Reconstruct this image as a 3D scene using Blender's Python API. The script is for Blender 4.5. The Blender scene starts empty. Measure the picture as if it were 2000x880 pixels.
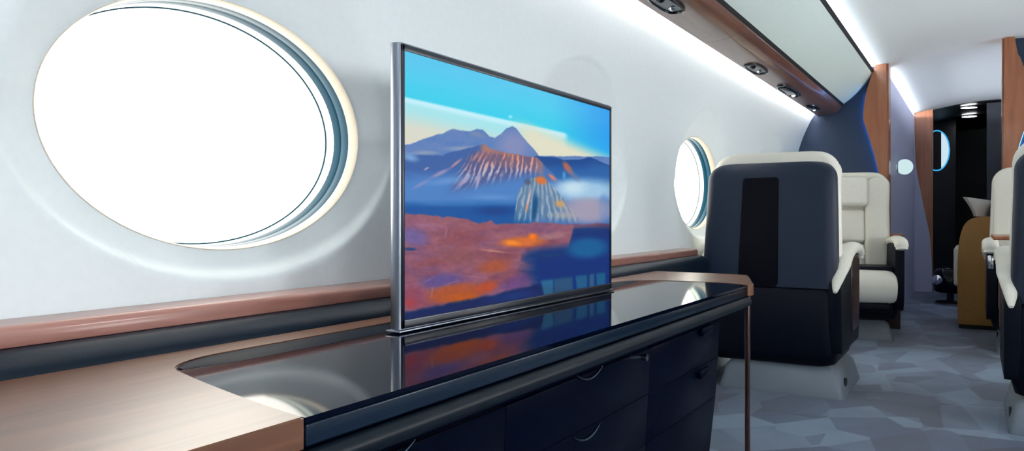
import bpy, bmesh, math, random
import numpy as np
from mathutils import Vector, Matrix

random.seed(4)
C = bpy.context.scene.collection
H = 0.8            # eye height above the cabin floor; heights below are written relative to the eye and shifted by H
PI = math.pi

# ------------------------------------------------------------------ materials
def lin(c):
    return tuple(((v / 255) / 12.92 if v / 255 <= .04045 else ((v / 255 + .055) / 1.055) ** 2.4) for v in c)

def mat(name, rgb, rough=.5, metal=0., coat=0., coat_rough=.03, emit=None, estr=0., spec=None, sheen=0.):
    m = bpy.data.materials.new(name); m.use_nodes = True
    b = m.node_tree.nodes['Principled BSDF']
    b.inputs['Base Color'].default_value = (*lin(rgb), 1)
    b.inputs['Roughness'].default_value = rough
    b.inputs['Metallic'].default_value = metal
    b.inputs['Coat Weight'].default_value = coat
    b.inputs['Coat Roughness'].default_value = coat_rough
    if sheen: b.inputs['Sheen Weight'].default_value = sheen
    if spec is not None: b.inputs['Specular IOR Level'].default_value = spec
    if emit:
        b.inputs['Emission Color'].default_value = (*lin(emit), 1)
        b.inputs['Emission Strength'].default_value = estr
    return m

def grain(m, scale, amount, bump=.0, stretch=(1, 1, 1), rough_var=0.):
    """fine procedural variation of the base colour and a bump"""
    nt = m.node_tree; N = nt.nodes; L = nt.links; b = N['Principled BSDF']
    tc = N.new('ShaderNodeTexCoord'); mp = N.new('ShaderNodeMapping'); mp.inputs['Scale'].default_value = stretch
    L.new(tc.outputs['Object'], mp.inputs['Vector'])
    n = N.new('ShaderNodeTexNoise'); n.inputs['Scale'].default_value = scale; n.inputs['Detail'].default_value = 5
    L.new(mp.outputs['Vector'], n.inputs['Vector'])
    base = b.inputs['Base Color'].default_value[:]
    r = N.new('ShaderNodeValToRGB')
    r.color_ramp.elements[0].position = .3; r.color_ramp.elements[1].position = .7
    r.color_ramp.elements[0].color = (*[v * (1 - amount) for v in base[:3]], 1)
    r.color_ramp.elements[1].color = (*[min(1, v * (1 + amount)) for v in base[:3]], 1)
    L.new(n.outputs['Fac'], r.inputs['Fac']); L.new(r.outputs['Color'], b.inputs['Base Color'])
    if bump:
        bp = N.new('ShaderNodeBump'); bp.inputs['Strength'].default_value = bump; bp.inputs['Distance'].default_value = .002
        L.new(n.outputs['Fac'], bp.inputs['Height']); L.new(bp.outputs['Normal'], b.inputs['Normal'])
    return m

def wood(name, a, b_, rough=.32, coat=.5, along='x', coat_rough=.12):
    m = mat(name, a, rough, coat=coat, coat_rough=coat_rough)
    nt = m.node_tree; N = nt.nodes; L = nt.links; b = N['Principled BSDF']
    tc = N.new('ShaderNodeTexCoord'); mp = N.new('ShaderNodeMapping')
    mp.inputs['Scale'].default_value = {'x': (.7, 9, 9), 'z': (9, 9, .7)}[along]
    L.new(tc.outputs['Object'], mp.inputs['Vector'])
    n = N.new('ShaderNodeTexNoise'); n.inputs['Scale'].default_value = 4.; n.inputs['Detail'].default_value = 7; n.inputs['Distortion'].default_value = .6
    L.new(mp.outputs['Vector'], n.inputs['Vector'])
    r = N.new('ShaderNodeValToRGB'); e = r.color_ramp.elements
    e[0].position = .32; e[1].position = .68
    e[0].color = (*lin(a), 1); e[1].color = (*lin(b_), 1)
    L.new(n.outputs['Fac'], r.inputs['Fac']); L.new(r.outputs['Color'], b.inputs['Base Color'])
    return m

M = {}
M['wall'] = grain(mat('cabin_wall_cream', (224, 231, 232), .55), 60, .015, .03)
M['ceil'] = grain(mat('ceiling_fabric', (226, 231, 232), .75), 80, .02, .05)
M['valance'] = grain(mat('valance_leather', (212, 224, 218), .5), 50, .02, .03)
M['gap'] = mat('black_gap', (6, 8, 12), .6)
M['wood_deck'] = wood('deck_wood', (88, 54, 36), (116, 76, 52), .36, .3, coat_rough=.24)
M['wood_rail'] = wood('rail_wood', (146, 98, 86), (170, 122, 110), .35, .5)
M['wood_over'] = wood('overhead_wood', (92, 56, 40), (116, 74, 54), .34, .6)
M['wood_trim'] = wood('bulkhead_wood', (130, 74, 44), (154, 92, 54), .35, .4, 'z')
M['wood_dark'] = wood('seat_wood', (40, 24, 22), (62, 36, 32), .25, .7, 'z')
M['navy_pad'] = grain(mat('navy_leather', (4, 18, 32), .42, spec=.18), 120, .12, .1)
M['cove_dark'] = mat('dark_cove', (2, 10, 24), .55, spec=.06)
M['black_gloss'] = mat('black_lacquer', (2, 7, 24), .05, spec=.15)
M['black_front'] = mat('cabinet_lacquer', (1, 5, 22), .3, spec=.035)
M['fascia'] = mat('fascia_lacquer', (8, 26, 44), .22, spec=.4)
M['bull'] = mat('fascia_bullnose', (8, 18, 28), .36, spec=.2)
M['shell'] = grain(mat('seat_shell', (18, 31, 50), .5, spec=.22), 90, .06, .05)
M['shell_low'] = grain(mat('seat_lower_shell', (3, 8, 22), .5, spec=.12), 90, .06, .05)
M['gloss_panel'] = mat('seat_back_gloss', (0, 2, 12), .35, spec=.06)
M['cream'] = grain(mat('cream_leather', (222, 218, 206), .45), 70, .02, .12)
M['base'] = mat('seat_base_grey', (106, 116, 128), .5)
M['base_dark'] = mat('seat_base_dark_grey', (84, 92, 102), .5)
M['chrome'] = mat('chrome', (220, 222, 228), .12, 1.)
M['silver'] = mat('brushed_silver', (128, 134, 146), .3, 1.)
M['bezel'] = mat('bezel_black', (10, 16, 30), .3)
M['navy_wall'] = grain(mat('bulkhead_navy', (22, 44, 72), .6), 60, .05, .05)
M['grey_wall'] = grain(mat('vestibule_grey', (178, 180, 204), .6), 60, .03, .05)
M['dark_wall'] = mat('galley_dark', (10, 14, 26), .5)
M['tan'] = grain(mat('tan_leather', (158, 112, 48), .5), 50, .06, .1)
M['cushion'] = grain(mat('white_linen', (226, 224, 216), .8), 90, .03, .2)
M['ring_cream'] = mat('window_ring_cream', (202, 192, 176), .45)
M['ring_teal'] = mat('window_gasket_teal', (0, 62, 84), .35, spec=.2)
M['ring_pale'] = mat('window_reveal_pale', (226, 240, 232), .4)
M['pull'] = mat('pull_edge', (46, 62, 74), .35, .9)
M['lamp_glass'] = mat('lamp_lens', (230, 235, 240), .1, emit=(255, 255, 255), estr=1.2)
M['lens_dark'] = mat('dark_lens', (4, 12, 22), .2, spec=.4)

def emit_mat(name, rgb, s):
    m = bpy.data.materials.new(name); m.use_nodes = True; nt = m.node_tree; nt.nodes.clear()
    o = nt.nodes.new('ShaderNodeOutputMaterial'); e = nt.nodes.new('ShaderNodeEmission')
    e.inputs[0].default_value = (*lin(rgb), 1); e.inputs[1].default_value = s
    nt.links.new(e.outputs[0], o.inputs[0]); return m
M['daylight'] = emit_mat('bright_window_daylight', (255, 252, 242), 4.5)
M['daylight_r'] = emit_mat('bright_window_daylight_starboard', (248, 250, 252), 18.0)
M['cove'] = emit_mat('cove_light_strip', (255, 251, 250), 115.0)
M['wash'] = emit_mat('ceiling_wash_strip', (230, 240, 250), 27.0)
M['cove2'] = emit_mat('vestibule_cove_light', (240, 246, 255), 210.0)
M['blue_led'] = emit_mat('blue_edge_light', (80, 170, 255), 14.0)
M['down'] = emit_mat('downlight_glow', (255, 255, 255), 8.0)
M['disc'] = emit_mat('globe_glow', (205, 232, 235), .9)
M['port'] = emit_mat('porthole_glow', (200, 222, 235), .95)
M['port_rim'] = emit_mat('porthole_blue_rim', (60, 170, 225), 1.0)
def glass(name):
    m = bpy.data.materials.new(name); m.use_nodes = True
    b = m.node_tree.nodes['Principled BSDF']
    b.inputs['Transmission Weight'].default_value = 1; b.inputs['Roughness'].default_value = 0
    b.inputs['IOR'].default_value = 1.1; b.inputs['Base Color'].default_value = (.95, 1, .98, 1)
    return m
M['glass'] = glass('clear_pane')

# floor: cut-pile carpet woven in large angular facets
def floor_mat():
    m = mat('faceted_carpet', (70, 84, 108), .55, sheen=.2)
    nt = m.node_tree; N = nt.nodes; L = nt.links; b = N['Principled BSDF']
    tc = N.new('ShaderNodeTexCoord'); mp = N.new('ShaderNodeMapping'); mp.inputs['Scale'].default_value = (1.5, 2.6, 1); mp.inputs['Rotation'].default_value = (0, 0, .5)
    L.new(tc.outputs['Object'], mp.inputs['Vector'])
    v = N.new('ShaderNodeTexVoronoi'); v.inputs['Scale'].default_value = 1.25; L.new(mp.outputs[0], v.inputs['Vector'])
    v2 = N.new('ShaderNodeTexVoronoi'); v2.inputs['Scale'].default_value = 2.3; L.new(mp.outputs[0], v2.inputs['Vector'])
    w = N.new('ShaderNodeTexNoise'); w.inputs['Scale'].default_value = 3.; w.inputs['Detail'].default_value = 6; L.new(tc.outputs['Object'], w.inputs['Vector'])
    s1 = N.new('ShaderNodeSeparateColor'); L.new(v.outputs['Color'], s1.inputs[0])
    s2 = N.new('ShaderNodeSeparateColor'); L.new(v2.outputs['Color'], s2.inputs[0])
    a = N.new('ShaderNodeMath'); a.operation = 'ADD'; L.new(s1.outputs[0], a.inputs[0]); L.new(s2.outputs[1], a.inputs[1])
    a2 = N.new('ShaderNodeMath'); a2.operation = 'MULTIPLY_ADD'; a2.inputs[1].default_value = .36; L.new(a.outputs[0], a2.inputs[0])
    a3 = N.new('ShaderNodeMath'); a3.operation = 'MULTIPLY'; a3.inputs[1].default_value = .45; L.new(w.outputs['Fac'], a3.inputs[0]); L.new(a3.outputs[0], a2.inputs[2])
    r = N.new('ShaderNodeValToRGB'); e = r.color_ramp.elements
    e[0].position = .25; e[0].color = (*lin((22, 36, 66)), 1); e[1].position = .85; e[1].color = (*lin((104, 126, 150)), 1)
    k = e.new(.55); k.color = (*lin((50, 68, 98)), 1)
    L.new(a2.outputs[0], r.inputs['Fac']); L.new(r.outputs['Color'], b.inputs['Base Color'])
    bp = N.new('ShaderNodeBump'); bp.inputs['Strength'].default_value = .2; bp.inputs['Distance'].default_value = .003
    f = N.new('ShaderNodeTexNoise'); f.inputs['Scale'].default_value = 350; L.new(tc.outputs['Object'], f.inputs['Vector'])
    L.new(f.outputs['Fac'], bp.inputs['Height']); L.new(bp.outputs['Normal'], b.inputs['Normal'])
    return m
M['floor'] = floor_mat()

# ------------------------------------------------------------------ mesh helpers
def obj(name, bm, m, parent=None, smooth=True, angle=40):
    bmesh.ops.recalc_face_normals(bm, faces=bm.faces)
    me = bpy.data.meshes.new(name); bm.to_mesh(me); bm.free()
    for mm in (m if isinstance(m, (list, tuple)) else [m]): me.materials.append(mm)
    o = bpy.data.objects.new(name, me); C.objects.link(o)
    if parent: o.parent = parent
    if smooth:
        for p in me.polygons: p.use_smooth = True
        try: me.set_sharp_from_angle(angle=math.radians(angle))
        except Exception: pass
    return o

def tag(o, label=None, cat=None, group=None, kind=None):
    if label: o['label'] = label
    if cat: o['category'] = cat
    if group: o['group'] = group
    if kind: o['kind'] = kind
    return o

def thing(name, label, cat, loc=(0, 0, 0), rz=0, group=None):
    o = bpy.data.objects.new(name, None); C.objects.link(o)
    o.location = loc; o.rotation_euler = (0, 0, rz); o.empty_display_size = .1
    return tag(o, label, cat, group)

def rbox(bm, x0, x1, y0, y1, z0, z1, r=.01, seg=3, taper=None):
    """box with rounded edges; taper=(tx,ty) scales the top face"""
    t = bmesh.new(); bmesh.ops.create_cube(t, size=1)
    for v in t.verts:
        tx = ty = 1
        if taper and v.co.z > 0: tx, ty = taper
        v.co = Vector(((x0 + x1) / 2 + v.co.x * (x1 - x0) * tx, (y0 + y1) / 2 + v.co.y * (y1 - y0) * ty, (z0 + z1) / 2 + v.co.z * (z1 - z0)))
    if r > 0: bmesh.ops.bevel(t, geom=t.edges[:], offset=r, segments=seg, affect='EDGES', profile=.5)
    me = bpy.data.meshes.new('t'); t.to_mesh(me); t.free(); bm.from_mesh(me); bpy.data.meshes.remove(me)
    return bm

def loft(bm, loops, cap=True, closed=True):
    rows = [[bm.verts.new(p) for p in lp] for lp in loops]
    n = len(rows[0])
    for a, b in zip(rows, rows[1:]):
        for i in range(n if closed else n - 1):
            j = (i + 1) % n
            bm.faces.new((a[i], a[j], b[j], b[i]))
    if cap and closed:
        bm.faces.new(rows[0][::-1]); bm.faces.new(rows[-1])
    return rows

def prism(bm, pts, f0, f1):
    """polygon pts (2-tuples) extruded between f0(p) and f1(p)"""
    loft(bm, [[f0(p) for p in pts], [f1(p) for p in pts]])
    return bm

def bevel_all(bm, r, seg=3, ang=30):
    bm.normal_update()
    es = [e for e in bm.edges if len(e.link_faces) == 2 and e.calc_face_angle(0) > math.radians(ang)]
    bmesh.ops.bevel(bm, geom=es, offset=r, segments=seg, affect='EDGES', profile=.5, clamp_overlap=True)
    return bm

def tube(bm, pts, r, n=10):
    pts = [Vector(p) for p in pts]; loops = []
    for i, p in enumerate(pts):
        d = (pts[min(i + 1, len(pts) - 1)] - pts[max(i - 1, 0)]).normalized()
        u = d.cross(Vector((0, 0, 1)));
        if u.length < .1: u = d.cross(Vector((0, 1, 0)))
        u.normalize(); w = d.cross(u).normalized()
        rr = r[i] if isinstance(r, (list, tuple)) else r
        loops.append([p + rr * (math.cos(2 * PI * k / n) * u + math.sin(2 * PI * k / n) * w) for k in range(n)])
    loft(bm, loops); return bm

def smooth_path(pts, n=8):
    """Catmull-Rom through 2-D or 3-D points"""
    P = [Vector(p) for p in pts]; P = [P[0]] + P + [P[-1]]; out = []
    for i in range(1, len(P) - 2):
        for k in range(n):
            t = k / n; a, b, c, d = P[i - 1:i + 3]
            out.append(.5 * ((2 * b) + (c - a) * t + (2 * a - 5 * b + 4 * c - d) * t * t + (-a + 3 * b - 3 * c + d) * t ** 3))
    out.append(P[-2]); return out

# ------------------------------------------------------------------ cabin shell
WIN = [-.5, .947, 2.394, 3.841, 5.288]
WA, WB, WZ, YW = .358, .242, .18, 1.25
_pz = np.array([-.8, -.5, -.15, .1, .3, .45, .54, .65, .79, .9])
_py = np.array([1.15, 1.18, 1.195, 1.212, 1.208, 1.19, 1.17, 1.13, 1.06, .99])
_pf = np.polyfit(_pz, _py, 5)
def prof(z): return float(np.polyval(_pf, z))
def wall_y(x, z):
    y = prof(z)
    for c in WIN:
        if abs(x - c) < .75:
            dx, dz = x - c, z - WZ
            r = math.hypot(dx / WA, dz / WB)
            if r < 1e-6: d = 0
            else:
                L_ = math.hypot(dx, dz); d = L_ - L_ / r
            d = max(0, d); do = .085 + .05 * dz / math.hypot(dx, dz) if r > .01 else 1
            cone = YW - (.58 if dz > 0 else .45) * d - 1.2 * max(0, d - do)
            k = .010; h = max(0, k - abs(y - cone)) / k
            y = max(y, cone) + h * h * k * .25
    return y
def mirror_y(y): return -.30 - y

def make_wall(name, side, label):
    bm = bmesh.new(); f = (lambda y: y) if side > 0 else mirror_y
    Z0, Z1 = -.8, .86
    for c in WIN:
        hx = 1.447 / 2
        ang = []
        NA = 22
        # boundary samples, symmetric left/right
        zs = [Z0 + (Z1 - Z0) * i / 48 for i in range(49)]; xs = [-hx + 2 * hx * i / 40 for i in range(41)]
        bd = [(hx, z - WZ) for z in zs] + [(x, Z1 - WZ) for x in xs[::-1][1:]] + [(-hx, z - WZ) for z in zs[::-1][1:]] + [(x, Z0 - WZ) for x in xs[1:-1]]
        rings = []
        for k in range(61):
            t = (k / 60) ** 1.3; loop = []
            for (bx, bz) in bd:
                r = math.hypot(bx / WA, bz / WB); ex, ez = bx / r, bz / r
                x, z = ex + (bx - ex) * t, ez + (bz - ez) * t
                loop.append((c + x, f(wall_y(c + x, z + WZ)), z + WZ + H))
            rings.append(loop)
        loft(bm, rings, cap=False)
    # plain stretches before and after the windows
    for xa, xb in ((-3.0, WIN[0] - 1.447 / 2), (WIN[-1] + 1.447 / 2, 6.3)):
        loft(bm, [[(x, f(prof(Z0 + (Z1 - Z0) * i / 48)), Z0 + (Z1 - Z0) * i / 48 + H) for i in range(49)] for x in (xa, xb)], cap=False, closed=False)
    bmesh.ops.remove_doubles(bm, verts=bm.verts, dist=.0004)
    o = obj(name, bm, M['wall'], angle=60)
    return tag(o, label, kind='structure')
make_wall('wall_left', 1, 'cream sidewall panel with scooped oval window recesses')
make_wall('wall_right', -1, 'cream sidewall on the far side of the aisle')

def make_window(idx, c, side, label):
    f = (lambda y: y) if side > 0 else mirror_y
    def ring(steps, n=96):
        bm = bmesh.new()
        loft(bm, [[(c + (WA + o_) * math.cos(2 * PI * k / n), f(y), WZ + H + (WB + o_) * math.sin(2 * PI * k / n)) for k in range(n)] for o_, y in steps], cap=False)
        return bm
    root = obj('window_%d' % idx, ring([(.003, YW - .0005), (.001, YW - .003), (-.0015, YW + .001), (-.003, YW + .025)]), M['ring_cream'])
    tag(root, label, kind='structure')
    obj('gasket', ring([(-.003, YW + .025), (-.0045, YW + .030), (-.0045, YW + .046), (-.002, YW + .050), (-.0045, YW + .054), (-.005, YW + .071)]), M['ring_teal'], root)
    obj('reveal', ring([(-.005, YW + .071), (-.006, YW + .075), (-.008, YW + .118)]), M['ring_pale'], root)
    obj('pane_edge', ring([(-.007, YW + .094), (-.0095, YW + .0945), (-.0095, YW + .0965), (-.007, YW + .097)]), M['ring_teal'], root)
    bm = bmesh.new(); n = 96
    loop = [[(c + (WA - .007) * math.cos(2 * PI * k / n), f(y), WZ + H + (WB - .007) * math.sin(2 * PI * k / n)) for k in range(n)] for y in (YW + .116, YW + .122)]
    loft(bm, loop); obj('daylight_pane', bm, M['daylight'] if side > 0 else M['daylight_r'], root)
names = ['oval window behind the viewer on the cabin side', 'large bright oval window beside the television', 'oval window hidden mostly behind the television',
         'bright oval window beside the first navy-backed seat', 'oval window beside the cream aft-facing seat']
for i, c in enumerate(WIN): make_window(i + 1, c, 1, names[i])
for i, c in enumerate(WIN): make_window(i + 6, c, -1, 'oval window in the opposite cabin side, number %d from the back' % (i + 1))

# floor
bm = bmesh.new(); rbox(bm, -3, 12.2, -1.75, 1.45, -.06, 0, 0); tag(obj('floor', bm, M['floor'], smooth=False), 'blue-grey carpet with an angular faceted pattern', kind='structure')
# aft end wall
bm = bmesh.new(); rbox(bm, -3.1, -3., -1.7, 1.4, 0, 2.1, 0); tag(obj('wall_back', bm, M['wall'], smooth=False), 'pale wall closing the back of the cabin', kind='structure')

# ceiling
CP = [(.735, 1.09), (.725, 1.112), (.66, 1.120), (.60, 1.121), (.5, 1.134), (.32, 1.170), (.1, 1.207), (-.15, 1.222), (-.4, 1.207), (-.62, 1.170), (-.8, 1.134), (-.90, 1.121), (-.96, 1.120), (-1.025, 1.112), (-1.035, 1.09)]
CPs = smooth_path(CP, 5)
def strip_mesh(path, xa, xb, thick=(0, .02)):
    bm = bmesh.new()
    loop = [(p[0], p[1]) for p in path] + [(p[0] + thick[0], p[1] + thick[1]) for p in path[::-1]]
    loft(bm, [[(x, a, b + H) for a, b in loop] for x in (xa, xb)]); return bm
tag(obj('ceiling', strip_mesh(CPs, -3, 9.2), M['ceil']), 'pale arched ceiling running down the cabin', kind='structure')
# valance (sloping white panel) + black shadow gaps
for s, nm in ((1, 'left'), (-1, 'right')):
    f = (lambda y: y) if s > 0 else mirror_y
    vp = smooth_path([(.848, .862), (.79, .905), (.71, .985), (.64, 1.072)], 6)
    vp = [(f(p[0]), p[1]) for p in vp]
    tag(obj('trim_%d' % (1 if s > 0 else 2), strip_mesh(vp, -3, 6.12, (s * .015, .012)), M['valance']), 'sloping pale panel between wood strip and ceiling, %s side' % nm, kind='structure')
    gp = [(f(.862), .848), (f(.842), .868)]
    tag(obj('trim_%d' % (3 if s > 0 else 4), strip_mesh(gp, -3, 6.12, (s * .02, .012)), M['gap'], smooth=False), 'thin black gap along the wood strip, %s side' % nm, kind='structure')
    gp = [(f(.647), 1.063), (f(.631), 1.081)]
    tag(obj('trim_%d' % (5 if s > 0 else 6), strip_mesh(gp, -3, 6.12, (s * .012, .004)), M['gap'], smooth=False), 'thin black gap at the ceiling edge, %s side' % nm, kind='structure')
    # overhead wood service strip
    pp = smooth_path([(1.036, .783), (1.0, .786), (.94, .791), (.905, .80), (.88, .818), (.862, .846)], 6)
    pp = [(f(p[0]), p[1]) for p in pp]
    for k, (xa, xb) in enumerate(((-3, 1.1), (1.102, 3.3), (3.302, 6.12))):
        bm = strip_mesh(pp, xa, xb, (0, .018))
        o = obj('overhead_wood_panel', bm, M['wood_over'])
        if s > 0:
            tag(o, ['glossy brown overhead wood panel nearest the viewer, above the left window row', 'middle overhead brown wood panel above the television side', 'far overhead brown wood panel ending at the navy bulkhead'][k], 'overhead panel', 'overhead wood panels')
        else:
            tag(o, ['overhead wood panel opposite, nearest the viewer', 'overhead wood panel opposite, middle length', 'overhead wood panel opposite, ending at the right bulkhead'][k], 'overhead panel', 'overhead wood panels opposite')
    # cove light above the outer edge, washing the sidewall
    bm = bmesh.new()
    loft(bm, [[(x, f(a), b + H) for a, b in ((1.008, .808), (1.020, .808), (1.020, .830), (1.008, .830))] for x in (-2.9, 6.1)])
    tag(obj('cove_light', bm, M['cove'], smooth=False), 'long white light strip hidden behind the %s wood panel edge' % nm, 'light strip')
    bm = bmesh.new()
    loft(bm, [[(x, f(a), b + H) for a, b in ((.685, 1.078), (.70, 1.078), (.70, 1.100), (.685, 1.100))] for x in (-2.9, 6.1)])
    tag(obj('ceiling_wash_light', bm, M['wash'], smooth=False), 'white light strip hidden above the sloping pale panel on the %s side, washing the ceiling' % nm, 'light strip')
    bm = bmesh.new()
    loft(bm, [[(x, f(a), b + H) for a, b in ((.665, 1.052), (.735, 1.056), (.735, 1.068), (.665, 1.068))] for x in (-3, 6.12)])
    tag(obj('trim_%d' % (14 if s > 0 else 15), bm, M['ceil'], smooth=False), 'shelf of the ceiling light cove', kind='structure')
    bm = bmesh.new()
    loft(bm, [[(x, f(a), b + H) for a, b in ((.86, .90), (1.10, .86), (1.10, .88), (.86, .92))] for x in (-3, 6.12)])
    tag(obj('trim_%d' % (7 if s > 0 else 8), bm, M['wall'], smooth=False), 'cover above the light cove', kind='structure')

# vestibule behind the first bulkhead: side walls, cove lights
bm = bmesh.new(); rbox(bm, 6.22, 9.2, .56, .585, 0, H + 1.085, 0)
tag(obj('wall_vestibule_left', bm, M['grey_wall'], smooth=False), 'lilac-grey side wall past the navy bulkhead', kind='structure')
bm = bmesh.new(); rbox(bm, 6.22, 9.2, -.90, -.875, 0, H + 1.085, 0)
tag(obj('wall_vestibule_right', bm, M['grey_wall'], smooth=False), 'grey side wall of the vestibule on the right', kind='structure')
for ya, lb in ((.655, 'white light strip above the lilac-grey vestibule wall, hidden by its top edge'), (-.965, 'white light strip above the opposite vestibule wall')):
    bm = bmesh.new(); rbox(bm, 6.3, 9.0, ya, ya + .012, H + 1.085, H + 1.10, .002)
    tag(obj('vestibule_cove_light', bm, M['cove2']), lb, 'light strip')
for k, (ya, yb) in enumerate(((.586, .74), (-1.04, -.901))):
    bm = bmesh.new(); rbox(bm, 6.22, 9.2, ya, yb, H + 1.06, H + 1.072, 0)
    tag(obj('trim_%d' % (16 + k), bm, M['ceil'], smooth=False), 'shelf of the vestibule light cove', kind='structure')

# first bulkhead
YL, YR = .54, -.155
TRIM = [(1.30, .60), (1.12, .625), (1.063, .645), (.90, .69), (.744, .705), (.666, .688), (.55, .655), (.434, .625), (.205, .583), (-.098, .56), (-.4, .556), (-.8, .556)]
def mirror_b(y): return .385 - y
for s in (1, -1):
    g = (lambda y: y) if s > 0 else mirror_b
    nm = 'left' if s > 0 else 'right'
    bm = bmesh.new()
    y0, y1 = sorted((g(.555), g(1.25) if s > 0 else -1.6))
    rbox(bm, 6.12, 6.22, y0, y1, 0, 2.06, 0)
    tag(obj('wall_bulkhead_%s' % nm, bm, M['navy_wall'], smooth=False), 'navy bulkhead across the cabin, %s of the aisle opening' % nm, kind='structure')
    path = smooth_path([(z, y) for z, y in TRIM], 6)
    poly = [(g(p[1]), p[0]) for p in path] + [(g(.535), -.8), (g(.537), -.1), (g(.552), 1.0), (g(.556), 1.30)]
    bm = bmesh.new()
    prism(bm, poly, lambda p: (6.05, p[0], p[1] + H), lambda p: (6.09, p[0], p[1] + H))
    tag(obj('trim_%d' % (9 if s > 0 else 10), bm, M['wood_trim'], angle=30), 'S-curved brown wood edge of the navy bulkhead, %s side' % nm, kind='structure')
    bm = bmesh.new()
    rbox(bm, 6.09, 6.24, min(g(.54), g(.556)), max(g(.54), g(.556)), 0, 2.06, 0)
    tag(obj('trim_%d' % (11 if s > 0 else 12), bm, M['wood_trim'], smooth=False), 'wood jamb of the aisle opening, %s side' % nm, kind='structure')
    bm = bmesh.new()
    pts = [(6.104, g(p[1] - .004), p[0] + H) for p in path if -.05 < p[0] < .95]
    tube(bm, pts, .006, 8)
    tag(obj('blue_edge_light', bm, M['blue_led']), 'thin blue light line glowing behind the %s curved wood bulkhead trim' % nm, 'edge light', 'blue bulkhead edge lights')

# second bulkhead
X2 = 9.1
bm = bmesh.new(); path = smooth_path([(1.15, .56), (1.10, .56), (.648, .55), (.45, .53), (.229, .49), (-.0, .45), (-.2, .415), (-.5, .395), (-.8, .392)], 6)
poly = [(p[1], p[0]) for p in path] + [(.62, -.8), (.62, 1.15)]
prism(bm, poly, lambda p: (X2, p[0], p[1] + H), lambda p: (X2 + .02, p[0], p[1] + H))
tag(obj('wall_partition_left', bm, M['grey_wall'], angle=30), 'lilac-grey curved panel at the galley entrance', kind='structure')
bm = bmesh.new(); rbox(bm, X2 + .021, X2 + .07, .385, .62, 0, 1.96, 0)
tag(obj('trim_13', bm, M['wood_trim'], smooth=False), 'brown wood post with curved edge at the galley entrance', kind='structure')
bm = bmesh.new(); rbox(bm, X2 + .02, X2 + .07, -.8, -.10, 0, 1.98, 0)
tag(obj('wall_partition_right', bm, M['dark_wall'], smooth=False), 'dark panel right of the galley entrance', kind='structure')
# galley, dark
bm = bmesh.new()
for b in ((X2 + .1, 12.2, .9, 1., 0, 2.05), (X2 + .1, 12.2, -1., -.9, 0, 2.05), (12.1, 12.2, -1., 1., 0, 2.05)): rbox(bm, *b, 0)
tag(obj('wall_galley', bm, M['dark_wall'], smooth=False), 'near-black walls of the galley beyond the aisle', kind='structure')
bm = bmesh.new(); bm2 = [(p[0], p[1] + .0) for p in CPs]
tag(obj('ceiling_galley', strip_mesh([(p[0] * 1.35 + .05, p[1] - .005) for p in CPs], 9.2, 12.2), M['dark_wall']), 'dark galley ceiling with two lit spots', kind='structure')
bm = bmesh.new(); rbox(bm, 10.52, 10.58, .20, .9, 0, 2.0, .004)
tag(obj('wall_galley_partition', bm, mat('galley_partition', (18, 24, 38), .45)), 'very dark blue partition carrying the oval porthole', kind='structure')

# oval porthole in the galley
pt = thing('porthole_mirror', 'tall oval porthole with thin blue glowing rim on the dark galley partition', 'porthole', (10.515, .405, H + .82))
bm = bmesh.new(); n = 48
tube(bm, [(0, .135 * math.cos(2 * PI * k / n), .245 * math.sin(2 * PI * k / n)) for k in range(n + 1)], .008, 8); obj('rim', bm, M['port_rim'], pt)
bm = bmesh.new()
pts = [(.13 * math.cos(a), .24 * math.sin(a)) for a in [-PI / 2 - .0 + PI * i / 40 for i in range(41)]]
pts = [(-max(abs(a), .035), b) for a, b in pts if abs(b) < .225]
prism(bm, pts, lambda p: (-.004, p[0] + .0, p[1]), lambda p: (.003, p[0], p[1])); obj('bright_pane', bm, M['port'], pt)
bm = bmesh.new()
prism(bm, [(.13 * math.cos(2 * PI * k / n), .24 * math.sin(2 * PI * k / n)) for k in range(n)], lambda p: (.0035, p[0], p[1]), lambda p: (.005, p[0], p[1])); obj('dark_pane', bm, M['dark_wall'], pt)

# globe on the vestibule side wall
gl = thing('globe_wall_light', 'small round pale wall light on the lilac-grey wall beside the wood trim', 'wall light', (6.98, .50, H + .42))
bm = bmesh.new(); bmesh.ops.create_uvsphere(bm, u_segments=24, v_segments=16, radius=.064); obj('globe', bm, M['disc'], gl)
bm = bmesh.new(); tube(bm, [(0, .04, 0), (0, .056, 0)], .045, 20); obj('wall_plate', bm, M['chrome'], gl)

# downlights
for k, (x, lb) in enumerate(((9.42, 'nearer of the two bright oval downlights in the dark galley ceiling'), (10.25, 'farther of the two bright oval downlights in the dark galley ceiling'))):
    t = thing('downlight', lb, 'downlight', (x, .06 + .0 * k, H + 1.196), group='galley ceiling downlights')
    bm = bmesh.new(); tube(bm, [(0, 0, 0), (0, 0, -.012)], .075, 32); obj('lens', bm, M['down'], t)
    bm = bmesh.new(); loft(bm, [[(r * math.cos(2 * PI * k / 32), r * math.sin(2 * PI * k / 32), z) for k in range(32)] for r, z in ((.077, .0), (.077, -.014), (.086, -.014), (.09, 0))], cap=False); obj('rim', bm, M['chrome'], t)

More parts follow.
